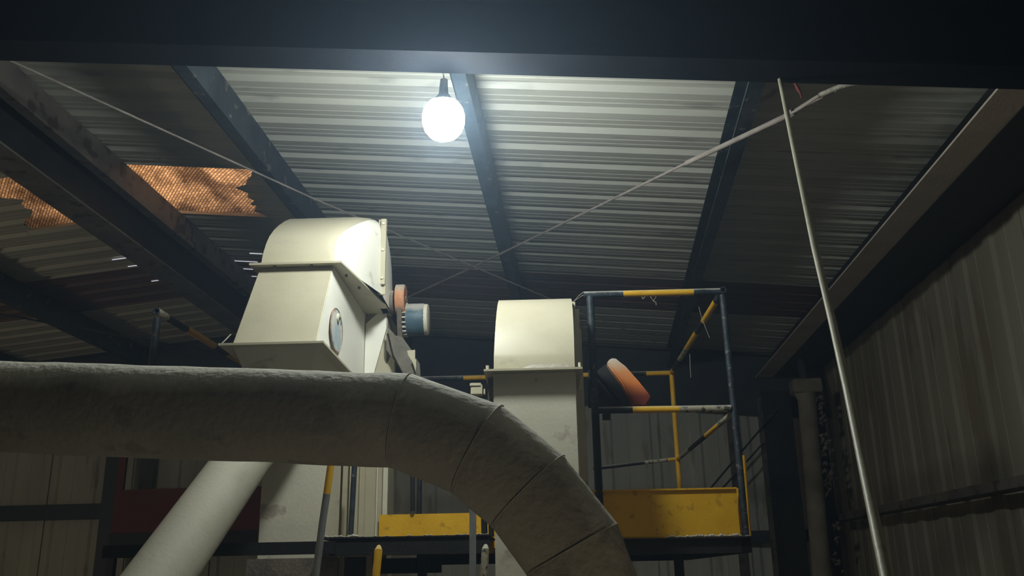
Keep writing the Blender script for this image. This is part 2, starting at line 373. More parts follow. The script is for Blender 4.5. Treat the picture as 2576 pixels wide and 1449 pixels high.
purlin('shadowed purlin of the left roof slope beyond the ridge beam', -4.93, -4.93, depth=.22)
purlin('shadowed purlin low at the left edge, outermost on the left roof slope', -6.3, -6.3, depth=.22)
# purlins beside the ridge
m2 = MB().box((-3.03, 3.6, 2.55), (-3.02, 9.8, 2.735)).box((-3.09, 3.6, 2.55), (-3.03, 9.8, 2.556))
tag(build('ridge_purlin', m2, m_beam), 'thin ridge purlin riding on the ridge beam', 'purlin', kind='thing')

# crossed bracing rods under the purlins
def rod(name, label, pts, r, m, extra=None):
    mb = MB().tube(pts, r, 8)
    t = thing(name, label, 'rod', pts[0])
    build('rod', mb, m, t, smooth=True)
    if extra: extra(t)
    return t
cR = 2.185
A = wN(2105, 226, cR+.02); B = wN(1190, 672, cR); C_ = wN(1020, 750, cR)
def sleeve(t):
    a, b = wN(1732, 405, cR), wN(1858, 352, cR)
    build('sleeve', MB().tube([wN(1726, 410, cR)+Vector((0, 0, -.002)), wN(2000, 282, cR)], .0135, 10), m_rod, t, smooth=True)
    a = wN(1985, 288, cR); b = wN(2062, 240, cR+.01); d = (b-a).normalized(); n = d.orthogonal().normalized()
    mb = MB()
    for s_ in (-1, 1): mb.tube([a+n*.004*s_, a+(b-a)*.35+n*.022*s_, a+(b-a)*.75+n*.022*s_, b+n*.006*s_], .007, 8)
    build('turnbuckle', mb, m_rod, t, smooth=True)
    build('nut', MB().tube([a-d*.02, a+d*.03], .018, 6), m_rod, t)
    e = wN(2140, 210, cR+.03)
    build('hook', MB().tube([b, b+(e-b)*.5+Vector((0, 0, .006)), e, e+Vector((.07, .0, .0)), e+Vector((.13, -.02, .01))], .009, 8, rad=[.012, .011, .012, .009, .003]), m_crust, t, smooth=True)
rod('brace_rod', 'pale bracing rod with a turnbuckle, slanting up right across the roof to the rafter', [A, B, C_, C_+(C_-B)*1.0], .0075, m_rod, sleeve)
A2 = wN(25, 152, cR)
rod('brace_rod', 'thin dusty bracing rod slanting down from the upper left corner of the roof', [A2, wN(430, 336, cR), wN(790, 500, cR), wN(1190, 670, cR-.01), wN(1370, 746, cR), wN(1650, 862, cR)], .006, m_rod)
rod('brace_rod', 'thin rod on the left roof slope crossing the shadowed purlins', [wY(0, 790, 7.6), wY(270, 838, 8.6), wY(560, 890, 9.7)], .008, m_dark)
mb = MB()
p0 = wY(1985, 192, 3.60)
mb.tube([p0, wY(1985, 200, 3.61), wY(1998, 206, 3.63), wY(2008, 225, 3.64), wY(2013, 233, 3.64), wY(2017, 247, 3.64)], .004, 6, rad=[.003, .003, .004, .008, .005, .003])
tag(build('red_rag', mb, m_ptag), 'small faded red rag hanging from the rafter right of the pale pole', 'rag')

# ------------------------------------------------------------------ the bulb
LX, LY, LZ = -.5600, 3.63, 1.962
t = thing('light_bulb', 'glowing white round bulb hanging from the dark rafter', 'lamp', (LX, LY, LZ-.09))
prof = [(0, -.104), (.034, -.099), (.062, -.084), (.083, -.058), (.094, -.024), (.095, .010), (.088, .042), (.072, .068), (.050, .082), (.030, .090)]
mb = MB(); n = 32
for i, (r_, z_) in enumerate(prof): mb.v += [Vector((LX+r_*math.cos(2*math.pi*k/n), LY+r_*math.sin(2*math.pi*k/n), LZ+z_)) for k in range(n)]
for i in range(len(prof)-1):
    for k in range(n): mb.f.append([i*n+k, i*n+(k+1)%n, (i+1)*n+(k+1)%n, (i+1)*n+k]); mb.m.append(0 if i < 7 else 1)
build('bulb_globe', mb, [m_bulb, m_house], t, smooth=True)
build('lamp_holder', MB().tube([(LX, LY, LZ+.078), (LX, LY, LZ+.10), (LX, LY, LZ+.125), (LX, LY, LZ+.165), (LX+.002, LY, LZ+.195)], .02, 16, rad=[.040, .038, .022, .019, .017]), m_brown, t, smooth=True)
build('hook', MB().tube([(LX+.002, LY, LZ+.195), (LX, LY-.005, LZ+.215), (LX-.002, LY-.025, LZ+.222), (LX-.002, LY-.05, LZ+.217)], .003, 6), m_brown, t)

# ------------------------------------------------------------------ cover over the torn ridge
mb = MB(); nx, ny = 40, 20
for i in range(nx+1):
    for j in range(ny+1):
        x = -4.25+2.25*i/nx; y = 5.30+1.22*j/ny
        e = max(0, 1-abs(j/ny-.5)*2)
        z = RZ-PIT*abs(x-RX)+.05+.14*math.sin(math.pi*j/ny)**.7*math.sin(math.pi*min(1, max(0, i/nx)))**.5+.03*noise.noise(Vector((x*2, y*2, 0)))
        mb.v.append(Vector((x, y, z)))
for i in range(nx):
    for j in range(ny): a = i*(ny+1)+j; mb.f.append([a, a+1, a+ny+2, a+ny+1]); mb.m.append(0)
tag(build('woven_cover', mb, m_sack, smooth=True), 'warm lit brown woven sheet covering the torn opening beside the ridge', 'sheet')
mb = MB().tube([wN(404, 391, 2.46), wN(402, 400, 2.44), wN(398, 408, 2.42)], .003, 6)
tag(build('loose_wire', mb, m_brown), 'short dark wire hanging in the torn roof opening', 'wire')

# ------------------------------------------------------------------ cream elevator head (left)
def Rot(o): return o
e1 = thing('bucket_elevator', 'cream bucket elevator head with a rounded hood, left of centre, lit by the bulb', 'machine', (-1.3, 5.6, -EYE), th, k=.86)
xl = -1.545
def xr(y): return -1.107+.15*min(1, max(0, (y-4.89)/.62))
zf = 1.73
# hood profile (y, z), front lip to rear
hp = [(4.89, 1.73), (4.91, 1.80), (4.955, 1.88), (5.01, 1.95), (5.09, 2.02), (5.18, 2.085), (5.30, 2.16), (5.42, 2.225), (5.54, 2.27), (5.62, 2.285), (5.72, 2.275), (5.82, 2.235), (5.91, 2.17), (5.98, 2.08), (6.02, 1.98), (6.03, 1.86), (6.03, 1.73)]
ctr = Vector((0, 5.5, 1.75))
mb = MB(); rows = []
nb = 5
for (y, z) in hp:
    row = [Vector((xl, y, z))]
    X = xr(y); b = .15*min(1, .25+max(0, (z-1.73))/.3)
    for k in range(nb+1):
        a = math.pi/2*k/nb
        # shrink towards centre as it rounds over on to the side plate
        sx = X-b+b*math.sin(a); sh = b*.75*(1-math.cos(a))
        d = Vector((0, y-ctr.y, z-ctr.z)); l = d.length; d = d*(max(.02, l-sh)/l) if l > 0 else d
        zz = ctr.z+d.z
        row.append(Vector((sx, ctr.y+d.y, max(zf, zz))))
    rows.append(row)
W_ = len(rows[0])
for r_ in rows: mb.v += r_
for i in range(len(rows)-1):
    for k in range(W_-1): a = i*W_+k; mb.f.append([a, a+1, a+W_+1, a+W_]); mb.m.append(0)
# left side plate and right side plate fans
nl = len(mb.v); mb.v.append(Vector((xl, 5.5, zf))); nr = len(mb.v); mb.v.append(Vector((xr(5.5), 5.5, zf)))
for i in range(len(rows)-1):
    mb.f.append([i*W_, (i+1)*W_, nl]); mb.m.append(0)
    mb.f.append([i*W_+W_-1, nr, (i+1)*W_+W_-1]); mb.m.append(0)
hd = build('hood', mb, [m_cream, m_lit], e1, smooth=True)
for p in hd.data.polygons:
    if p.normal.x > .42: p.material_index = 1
# bolted joint strip up the right side of the hood
xs = -.957
st = build('joint_strip', MB().box((xs-.012, 5.485, 1.79), (xs+.022, 5.51, 2.235)), m_cream, e1, bevel=.002)
for z_ in (1.83, 2.02, 2.20): build('bolt', MB().tube([(xs+.006, 5.487, z_), (xs+.006, 5.475, z_)], .009, 6), m_creamd, st)
build('joint_flange', MB().box((xs-.03, 5.512, 1.73), (xs+.022, 5.522, 2.24)), m_cream, e1)
# upper flange plate: flares to the rear
fl = [(-1.60, 4.845), (-1.075, 4.845), (-.965, 5.72), (-.965, 5.90), (-1.60, 5.90)]
build('flange', MB().prism([(x, y, 1.715) for x, y in fl], (0, 0, .012)), m_cream, e1)
for (x, y) in ((-1.09, 5.06), (-1.06, 5.30), (-1.46, 4.87), (-1.25, 4.87)):
    build('bolt', MB().tube([(x, y, 1.716), (x, y, 1.702)], .009, 6), m_brown, e1)
# discharge box below it, its front leaning out towards its foot
lo = [(-1.60, 4.66, 1.20), (-1.150, 4.66, 1.20), (-1.131, 5.93, 1.20), (-1.60, 5.93, 1.20)]
hi = [(-1.555, 4.90, 1.716), (-1.131, 4.90, 1.716), (-1.131, 5.93, 1.716), (-1.555, 5.93, 1.716)]
db = build('discharge_box', MB().hexa(lo, hi), [m_cream, m_lit], e1, bevel=.004)
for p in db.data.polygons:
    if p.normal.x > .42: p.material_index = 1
# round cover plate on its side
mb = MB(); ce = Vector((-1.133, 5.05, 1.375)); n = 28
for k in range(n): mb.v.append(ce+Vector((.004, .145*math.cos(2*math.pi*k/n), .118*math.sin(2*math.pi*k/n))))
for k in range(n): mb.v.append(ce+Vector((-.004, .145*math.cos(2*math.pi*k/n), .118*math.sin(2*math.pi*k/n))))
mb.f.append(list(range(n))); mb.m.append(0)
for k in range(n): mb.f.append([k, k+n, (k+1)%n+n, (k+1)%n]); mb.m.append(0)
m_cov = mat('worn_blue_cover', (.34, .42, .46), (.62, .60, .50), 6, .5, 0, .1, c3=(.14, .2, .26), spots=.36)
cv = build('inspection_cover', mb, m_cov, e1, label='round blue-grey cover')
mb = MB()
mb.tube([ce+Vector((.002, .152*math.cos(a), .124*math.sin(a))) for a in [2*math.pi*k/28 for k in range(29)]], .0045, 6, cap=False)
build('rim', mb, m_redp, cv, label='rust red rim')
mb = MB().tube([ce+Vector((.002, .0, .075)), ce+Vector((.016, .0, .075))], .026, 14); build('cap', mb, m_creamd, cv, smooth=True)
mb = MB().tube([ce+Vector((.016, 0, .07)), ce+Vector((.019, 0, .07))], .012, 10); build('hole', mb, m_black, cv)
# lower flange
build('flange', MB().box((-1.655, 4.61, 1.19), (-1.10, 5.55, 1.202)), m_cream, e1)
build('wire_tie', MB().tube([(-1.655, 4.64, 1.20), (-1.63, 4.64, 1.225), (-1.605, 4.65, 1.26)], .003, 6), m_creamd, e1)
# hopper below, narrowing to the spout
sp0 = Vector((-1.37, 4.98, .93))
build('hopper', MB().hexa([(-1.50, 4.83, .93), (-1.24, 4.83, .93), (-1.24, 5.12, .93), (-1.50, 5.12, .93)], [(-1.59, 4.67, 1.19), (-1.15, 4.67, 1.19), (-1.15, 5.50, 1.19), (-1.59, 5.50, 1.19)]), m_creamd, e1)
pts = [sp0+Vector((0, 0, .02)), eY(608, 1161, 4.58), eY(404, 1449, 3.90), eY(404, 1449, 3.90)+(eY(404, 1449, 3.90)-eY(608, 1161, 4.58))*1.3]
build('spout_pipe', MB().tube(pts, .133, 28), m_spout, e1, smooth=True)
# side wing plate next to the box and the main casing
wing = [eY(920, 815, 5.9), eY(972, 768, 5.9), eY(972, 826, 5.9), eY(940, 940, 5.9), eY(915, 965, 5.9)]
build('wing_plate', MB().prism(wing, (0, .03, 0)), m_lit, e1)
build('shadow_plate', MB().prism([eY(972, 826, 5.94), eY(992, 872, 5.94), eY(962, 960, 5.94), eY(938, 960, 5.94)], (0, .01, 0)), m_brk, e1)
build('foot_plate', MB().prism([eY(991, 880, 5.925), eY(993, 950, 5.925), eY(955, 950, 5.925)], (0, .01, 0)), m_cream, e1)
build('rear_casing', MB().box((-1.53, 5.93, .2), (-.985, 6.35, 1.74)), m_cream, e1, bevel=.004)
build('front_leg', MB().box((-1.62, 5.42, -EYE/.86), (-1.235, 5.80, 1.19)), m_creamd, e1, bevel=.003)
build('rear_leg', MB().box((-1.195, 5.92, -EYE/.86), (-.99, 6.34, .72)), m_cream, e1, bevel=.003)
for (xa, xb, ya) in ((-1.235, -1.205, 5.86), (-1.195, -1.183, 5.88), (-1.135, -1.10, 5.90), (-1.028, -1.018, 5.905), (-.985, -.955, 5.90)):
    build('corner_angle', MB().box((xa, ya, -EYE/.86), (xb, ya+.03, 1.2 if xa < -1.15 else .75)), m_creamd if xa > -1.1 else m_cream, e1)
# shaft bearing, two pulleys, motor, motor bracket
by, bz = 5.90, 1.815
build('bearing_housing', MB().tube([(-.99, by-.03, bz-.03), (-.955, by-.03, bz-.03)], .05, 12).box((-1.01, by-.12, bz-.10), (-.965, by+.08, bz-.06)), m_creamd, e1, smooth=True)
build('shaft', MB().tube([(-1.0, by, bz), (-.855, by, bz)], .018, 12), m_brown, e1, smooth=True)
def wheel(x0, x1, c, r, n=28):
    w = x1-x0
    return MB().tube([(x0, *c), (x0+.004, *c), (x1-.012, *c), (x1-.012, *c), (x1, *c), (x1, *c), (x1-.018, *c)], r, n, rad=[r*.9, r, r, r, r*.95, r*.78, r*.70])
build('small_pulley', wheel(-.975, -.935, (by-.02, bz-.025), .078), m_brown, e1, smooth=True)
build('large_pulley', wheel(-.925, -.860, (by, bz-.005), .104), m_rust, e1, smooth=True, label='rusty orange pulley')
mc = (5.98, 1.688); r_ = .112
mo = build('motor', MB().tube([(-.875, *mc), (-.86, *mc), (-.745, *mc), (-.735, *mc)], r_, 28, rad=[.085, r_, r_, r_*.95]), m_blue, e1, smooth=True, label='dusty blue electric motor')
for k in range(12):
    a = math.radians(100+k*17)
    d = Vector((0, math.cos(a), math.sin(a))); s_ = Vector((0, -math.sin(a), math.cos(a)))*.004
    c0 = Vector((0, mc[0], mc[1]))
    p = [c0+d*.07+Vector((-.905, 0, 0)), c0+d*.118+Vector((-.905, 0, 0)), c0+d*.118+Vector((-.855, 0, 0)), c0+d*.07+Vector((-.855, 0, 0))]
    build('cooling_fin', MB().prism([q-s_ for q in p], s_*2), m_creamd, mo)
build('motor_drum', MB().tube([(-.90, *mc), (-.87, *mc)], .075, 20), m_brown, mo, smooth=True)
build('fan_cowl', MB().tube([(-.738, *mc), (-.715, *mc), (-.712, *mc)], .106, 24, rad=[.108, .106, .10]), m_creamd, mo, smooth=True)
build('belt', MB().prism([(-.91, by+.09, bz), (-.91, mc[0]+.07, mc[1]-.2), (-.91, mc[0]-.05, mc[1]-.24), (-.91, by-.09, bz-.03)], (.03, 0, 0)), m_brown, e1)
br1 = [eY(972, 838, 5.84), eY(1012, 848, 5.84), eY(1042, 890, 5.84), eY(1046, 940, 5.84), eY(1030, 958, 5.84), eY(972, 880, 5.84)]
build('motor_bracket', MB().prism(br1, (0, .015, 0)), m_brk, e1)
build('motor_bracket', MB().prism([p+Vector((0, .28, 0)) for p in br1], (0, .015, 0)), m_brk, e1)
build('bracket_arm', MB().prism([eY(974, 822, 5.80), eY(990, 838, 5.80), eY(1048, 926, 5.80), eY(1047, 948, 5.80), eY(1022, 955, 5.80), eY(990, 892, 5.80)], (0, .02, 0)), m_brk, e1)
build('gusset', MB().prism([eY(1024, 882, 5.80), eY(1044, 880, 5.80), eY(1044, 918, 5.80), eY(1028, 900, 5.80)], (0, .015, 0)), m_cream, e1)
build('gusset', MB().prism([eY(1036, 905, 5.76), eY(1047, 903, 5.76), eY(1046, 935, 5.76)], (0, .015, 0)), m_cream, e1)

# ------------------------------------------------------------------ second elevator
e2 = thing('bucket_elevator', 'narrower cream bucket elevator with a curved top, beside the yellow railed platform', 'machine', (0, 4.7, -EYE), th, k=.965)
x0, x1 = -.200, .196
build('front_casing', MB().box((x0, 4.30, -EYE/.965), (x1, 4.70, .94)), m_creamd, e2, bevel=.004)
build('rear_casing', MB().box((x0, 4.86, -EYE/.965), (.262, 5.26, 1.30)), m_creamd, e2, bevel=.004)
hood = MB(); n = 16; rr = .47
front = [(4.31+rr*(1-math.cos(math.pi*k/n)), .945+.485*math.sin(math.pi*k/n)) for k in range(n+1)]
front = [(4.31, .945), (4.312, 1.02)]+front[1:]
xa_ = lambda z: (x0+.003+.018*max(0, (z-1.0))/.43, x1-.003+.010*max(0, (z-1.0))/.43)
nn = len(front)
hood.v += [Vector((xa_(z)[0], y, z)) for y, z in front]+[Vector((xa_(z)[1], y, z)) for y, z in front]
for i in range(nn-1): hood.f.append([i, nn+i, nn+i+1, i+1]); hood.m.append(0)
hood.f.append(list(range(nn))); hood.m.append(0); hood.f.append([nn+i for i in range(nn)][::-1]); hood.m.append(0)
build('hood', hood, m_cream, e2, smooth=True)
hr = MB(); 
fr = [(4.80+.5*math.sin(math.pi/2*k/8), .945+.45*math.cos(math.pi/2*k/8)) for k in range(9)]
hr.prism([(.20, y, z) for y, z in fr]+[(.20, 4.80, .945)], (.05, 0, 0)); build('side_plate', hr, m_creamd, e2)
jt = build('joint_strip', MB().prism([eY(1436, 757, 4.76), eY(1447, 760, 4.76), eY(1446, 797, 4.76), eY(1442, 775, 4.76), eY(1436, 772, 4.76)], (0, .012, 0)), m_cream, e2)
build('bolt', MB().tube([eY(1441, 768, 4.755), eY(1441, 768, 4.745)], .006, 6), m_brown, jt)
f2 = build('flange', MB().box((-.242, 4.245, .938), (.226, 4.80, .948)), m_cream, e2)
build('bolt', MB().tube([(.215, 4.262, .94), (.215, 4.262, .972)], .008, 6), m_creamd, f2)
build('bolt', MB().tube([(-.225, 4.262, .94), (-.225, 4.262, .968)], .008, 6), m_creamd, f2)
build('bolt', MB().tube([(.005, 4.299, .898), (.005, 4.288, .898)], .006, 6), m_cream, e2)
build('side_angle', MB().box((-.232, 4.40, .60), (-.200, 4.44, .94)), m_brown, e2)
# heap of flour dust on the right of the hood's foot
hp_ = MB(); n = 18
hp_.v += [Vector((.05+.14*math.cos(2*math.pi*k/n)*(.9+.2*random.random()), 4.30+.018*math.sin(2*math.pi*k/n), .949)) for k in range(n)]
hp_.v += [Vector((.07+.085*math.cos(2*math.pi*k/n), 4.302+.01*math.sin(2*math.pi*k/n), .972+.006*random.random())) for k in range(n)]
for k in range(n): hp_.f.append([k, (k+1)%n, (k+1)%n+n, k+n]); hp_.m.append(0)
hp_.f.append([n+k for k in range(n)]); hp_.m.append(0)
build('dust_heap', hp_, m_crust, e2, smooth=True, label='pale heap of settled dust')
# pale junction block left of it
t = MB().box(eY(1183, 985, 4.6), eY(1211, 966, 4.64)); 
a, b = eY(1184, 992, 4.55), eY(1213, 967, 4.55)
mb = MB().box((a.x, 4.55, a.z), (b.x, 4.60, b.z)).box((a.x-.004, 4.545, b.z-.008), (b.x-.006, 4.605, b.z+.008)).box((b.x+.006, 4.56, a.z), (b.x+.014, 4.59, b.z-.02))
build('cable_clamp', mb, m_cream, e2, bevel=.002)

# ------------------------------------------------------------------ yellow railed platform
pf = thing('access_platform', 'steel platform with black and yellow pipe railings and yellow toe boards', 'platform', (.6, 5.6, .1), th)
zd = .172; py0, py1 = 4.60, 6.62; px0, px1 = .262, 1.032
build('deck_plate', MB().box((.20, py0-.02, zd-.006), (px1, py1, zd)), m_black, pf)
build('deck_plate', MB().box((-.85, 5.55, zd-.006), (.20, py1, zd)), m_black, pf)
build('edge_beam', MB().box((px0-.05, py0, zd-.075), (px1-.012, py0+.05, zd-.006)), m_black, pf)
build('edge_beam', MB().box((px1-.06, py0, zd-.075), (px1-.012, py1, zd-.006)), m_black, pf)
build('edge_beam', MB().box((-.85, py1-.05, zd-.075), (px1-.012, py1, zd-.006)), m_black, pf)
build('toe_board', MB().box((.23, py0, zd), (.972, py0+.006, .405)), m_yel, pf)
build('toe_lip', MB().box((.23, py0-.012, .397), (.972, py0, .405)), m_yel, pf)
build('toe_board', MB().box((.985, py0+.03, zd), (.991, py1, .405)), m_yel, pf)
build('toe_board', MB().box((-.92, py1-.02, zd), (.99, py1-.014, .405)), m_yel, pf)
R1 = .0175
def railt(name, a, b, segs, r=R1, hollow=0, n=16):
    a, b = Vector(a), Vector(b); ts = [0]; ms = []
    for t1, m in segs: ts.append(t1); ms.append(m)
    pts = [a+(b-a)*t for t in ts]
    return build(name, MB().tube(pts, r, n, hollow=hollow, mats=ms), [m_navy, m_yel, m_palerail, m_black], pf, smooth=True)
zr, zm = 1.412, .795
XL, XR_ = .296, .992
railt('top_rail', (XL-.028, 4.60, zr), (XR_+.012, 4.60, zr), [(.28, 0), (.78, 1), (1, 0)])
railt('top_rail', (XR_, 4.57, zr), (1.0, 6.60, zr), [(.10, 0), (.30, 1), (.42, 3), (.62, 1), (.78, 2), (.93, 3), (1, 1)], hollow=.62)
railt('top_rail', (1.0, 6.60, zr), (-.86, 6.60, zr), [(.10, 1), (.30, 3), (.82, 1), (1, 0)])
railt('mid_rail', (XL, 4.60, zm+.006), (XR_-.01, 4.60, zm), [(.28, 3), (.62, 1), (1, 2)])
railt('mid_rail', (XR_-.01, 4.62, zm-.03), (1.0, 6.60, zm-.01), [(.16, 2), (.38, 1), (.7, 3), (.9, 2), (1, 1)], .014)
railt('mid_rail', (1.0, 6.60, zm-.005), (.40, 6.62, zm-.06), [(.12, 1), (.4, 2), (1, 3)], .013)
railt('post', (XL+.004, 4.60, zr-.01), (XL+.004, 4.60, zd), [(.5, 0), (1, 3)], .0195)
railt('post', (XR_, 4.60, zr-.02), (XR_+.012, 4.61, zd), [(.12, 0), (.72, 0), (1, 0)], .0175)
railt('post', (XR_+.030, 4.61, .56), (XR_+.022, 4.61, zd), [(.5, 1), (1, 1)], .0135)
railt('post', (1.0, 6.60, zr), (1.0, 6.60, zd), [(.78, 1), (1, 3)])
railt('post', (-.84, 6.60, zr), (-.84, 6.60, zd), [(1, 0)])
build('clip', MB().box((.335, 4.585, zm-.045), (.375, 4.605, zm-.015)), m_black, pf)
# support leg and drift of dust on the edge
build('support_leg', MB().box((.72, 5.1, -EYE), (.765, 5.15, zd-.075)), m_black, pf)
dr = MB()
for i in range(34):
    x = .62+.4*random.random(); r_ = .006+.012*random.random()
    p = Vector((x, py0-.012, zd)); dr.add([p+Vector((-r_*1.6, 0, 0)), p+Vector((r_*1.6, 0, 0)), p+Vector((0, .01, r_)), p+Vector((0, -.006, r_*.5))], [(0,1,2),(0,1,3),(0,2,3),(1,2,3)])
o = build('dust_crumbs', dr, m_crust, pf); o['kind'] = 'stuff'
# cobwebs hanging from the top rail
def strand(pts, r=.0012):
    return MB().tube(pts, r, 4)
mb = MB()
for (a, b, c) in (((1611, 742), (1618, 752), (1627, 742)), ((1634, 742), (1643, 757), (1655, 740)), ((1643, 757), (1650, 760), (1651, 768))):
    mb.tube([eY(*a, 4.6), eY(*b, 4.6), eY(*c, 4.6)], .002, 5)
mb.tube([eY(1440, 762, 4.72), eY(1455, 745, 4.66), eY(1468, 735, 4.6)], .0015, 4)
mb.tube([eY(1758, 772, 4.6), eY(1765, 800, 4.6), eY(1785, 850, 4.6)], .0012, 4)
mb.tube([eY(1735, 890, 4.7), eY(1736, 920, 4.7), eY(1738, 950, 4.7)], .0012, 4)
mb.tube([eY(1435, 765, 4.74), eY(1452, 752, 4.66), eY(1468, 742, 4.6)], .001, 4)
o = build('cobweb', mb, m_crust, pf); o['kind'] = 'stuff'

# lower left walkway (behind the duct)
wk = thing('walkway', 'dark walkway between the two elevators, a yellow toe board at its back', 'platform', (-.9, 5.3, .1), th, k=.86)
build('deck_plate', MB().box((-1.22, 5.20, .225), (-.27, 5.9, .232)), m_black, wk)
build('edge_beam', MB().box((-1.16, 5.21, .135), (-.275, 5.25, .224)), m_black, wk)
build('edge_beam', MB().box((-2.4, 5.16, .145), (-1.12, 5.20, .212)), m_black, wk)
build('toe_board', MB().box((-1.0, 5.88, .15), (-.28, 5.886, .395)), m_yel, wk)
def tub(name, pts, r, m, par, n=14, **k): return build(name, MB().tube(pts, r, n, **k), m, par, smooth=True)
tub('post', [eY(1038, 1150, 5.86), eY(1038, 1285, 5.86)], .014, m_black, wk)
tub('post', [eY(1216, 1235, 5.3), eY(1219, 1350, 5.3)], .018, m_black, wk)
tub('post', [eY(1234, 1245, 5.3), eY(1236, 1350, 5.3)], .015, m_black, wk)
tub('post', [eY(893, 1150, 5.6), eY(882, 1345, 5.6)], .017, m_navy, wk)
tub('bracket_tube', [eY(953, 1376, 5.0), eY(952, 1384, 4.95), eY(945, 1460, 4.95)], .021, m_yel, wk, rad=[.012, .021, .021])
tub('bracket_tube', [eY(1222, 1374, 5.0), eY(1221, 1382, 4.95), eY(1217, 1460, 4.95)], .02, m_palerail, wk, rad=[.012, .02, .02])
build('support_leg', MB().box((-1.09, 5.3, -EYE/.86), (-.985, 5.4, .13)), m_black, wk)
build('support_leg', MB().box((-.73, 5.7, -EYE/.86), (-.68, 5.75, .13)), m_black, wk)
build('cross_beam', MB().box((-1.0, 5.8, .04), (-.6, 5.84, .13)), m_black, wk)
build('leg_panel', MB().box((-1.66, 5.36, -EYE/.86), (-1.14, 5.40, .13)), m_brown, wk)
dr = MB()
for i in range(60):
    x = -1.22+.95*random.random() if i > 24 else -1.2+.2*random.random(); r_ = (.003+.006*random.random())*(2 if i <= 24 else 1)
    p = Vector((x, 5.205, .232)); dr.add([p+Vector((-r_*2, 0, 0)), p+Vector((r_*2, 0, 0)), p+Vector((0, .01, r_)), p+Vector((0, -.006, r_*.5))], [(0,1,2),(0,1,3),(0,2,3),(1,2,3)])
o = build('dust_crumbs', dr, m_crust, wk); o['kind'] = 'stuff'
# pipes in front of the walkway
g = thing('conduit_pipe', 'slanting pipe, yellow above and grey below, in front of the elevator leg', 'pipe', eY(800, 1449, 4.5), th, k=.86)
tub('pipe', [eY(835, 1150, 4.5), eY(822, 1243, 4.5), eY(812, 1310, 4.5), eY(794, 1449, 4.5), eY(790, 1480, 4.5)], .0175, [m_yel, m_greyp], g, mats=[0, 1, 1, 1])
tag(build('flat_bar', MB().prism([eY(1181, 1215, 4.12), eY(1198, 1215, 4.12), eY(1197, 1720, 4.12), eY(1180, 1720, 4.12)], (0, .008, 0)), m_greyp, rot=th), 'upright grey flat bar left of the narrow elevator, below the duct bend', 'bar')

# handrail at left
hr_ = thing('handrail', 'striped pipe handrail with an open end, left of the cream elevator head', 'railing', (-2.03, 4.7, .15), th)
zz = 1.41
def rseg(a, b, segs, nm, hollow=0): 
    a, b = Vector(a), Vector(b); ts = [0]+[s[0] for s in segs]
    return build(nm, MB().tube([a+(b-a)*t for t in ts], .020, 16, hollow=hollow, mats=[s[1] for s in segs]), [m_navy, m_yel, m_palerail, m_black], hr_, smooth=True)
rseg(eY(393, 782, 4.68), eY(610, 912, 5.95), [(.10, 2), (.30, 3), (.62, 1), (.78, 3), (1, 1)], 'top_rail', hollow=.65)
rseg(eY(395, 800, 4.72), eY(372, 1020, 4.72), [(.35, 0), (1, 3)], 'post')

build('wall_arm', MB().tube([(-2.03, 4.70, .74), (-1.36, 4.75, .74)], .018, 10), m_navy, hr_, smooth=True)

# ------------------------------------------------------------------ orange belt guard on the platform
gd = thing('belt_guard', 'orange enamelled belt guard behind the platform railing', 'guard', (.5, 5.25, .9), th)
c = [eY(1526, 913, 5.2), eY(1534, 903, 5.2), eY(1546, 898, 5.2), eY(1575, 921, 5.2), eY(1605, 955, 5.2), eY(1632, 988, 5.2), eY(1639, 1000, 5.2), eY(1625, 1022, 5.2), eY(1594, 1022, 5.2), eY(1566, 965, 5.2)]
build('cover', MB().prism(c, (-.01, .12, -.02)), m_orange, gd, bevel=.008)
c2 = [eY(1500, 935, 5.24), eY(1524, 915, 5.24), eY(1560, 962, 5.24), eY(1590, 1016, 5.24), eY(1575, 1024, 5.24), eY(1545, 990, 5.24)]
build('side', MB().prism(c2, (0, .10, 0)), m_black, gd, bevel=.004)  # shaded side of the guard, the shade put into the black colour
c3_ = [eY(1480, 930, 5.34), eY(1510, 935, 5.34), eY(1575, 1025, 5.34), eY(1480, 1025, 5.34)]
build('back_plate', MB().prism(c3_, (0, .02, 0)), m_black, gd)

# ------------------------------------------------------------------ the big duct
DY = 2.35
DK = 2.35/2.95
def dp(x, y, Y=DY): return wY(x, y, Y)
cl = [(-260, 1012), (0, 1019), (400, 1030), (700, 1043), (965, 1056)]
duct = thing('duct', 'large dust-covered round duct crossing in front and bending down to the right', 'duct', (-1, DY, 0))
def gore(name, a, b, ra, rb, na, nb_, wob=0.0, n=48):
    # ring planes given by normals so neighbouring gores meet on a mitre
    mb = MB(); a, b = Vector(a), Vector(b); ax = (b-a).normalized()
    e1_ = Vector((0, 1, 0)); e1_ = (e1_-ax*e1_.dot(ax)).normalized(); e2_ = ax.cross(e1_)
    steps = max(2, int((b-a).length/.06))
    for i in range(steps+1):
        t = i/steps
        for k in range(n):
            an = 2*math.pi*k/n; rr_ = ra+(rb-ra)*t
            off = (e1_*math.cos(an)+e2_*math.sin(an))*rr_
            sa = -off.dot(na)/ax.dot(na); sb = -off.dot(nb_)/ax.dot(nb_)
            p = (a+off+ax*sa)*(1-t)+(b+off+ax*sb)*t
            nz = noise.noise(p*9)*.0035+noise.noise(p*30)*.0012
            p += off.normalized()*nz
            mb.v.append(p)
    for i in range(steps):
        for k in range(n): q = i*n+k; q2 = i*n+(k+1)%n; mb.f.append([q, q2, q2+n, q+n]); mb.m.append(0)
    return build(name, mb, m_duct, duct, smooth=True)
nodes = [((-300, 1012), .156), ((1010, 1057), .153), ((1203, 1130), .158), ((1330, 1236), .158), ((1440, 1382), .158), ((1505, 1560), .158), ((1530, 1800), .158)]
P3 = [dp(*p) for p, r in nodes]; RR = [r*DK for p, r in nodes]
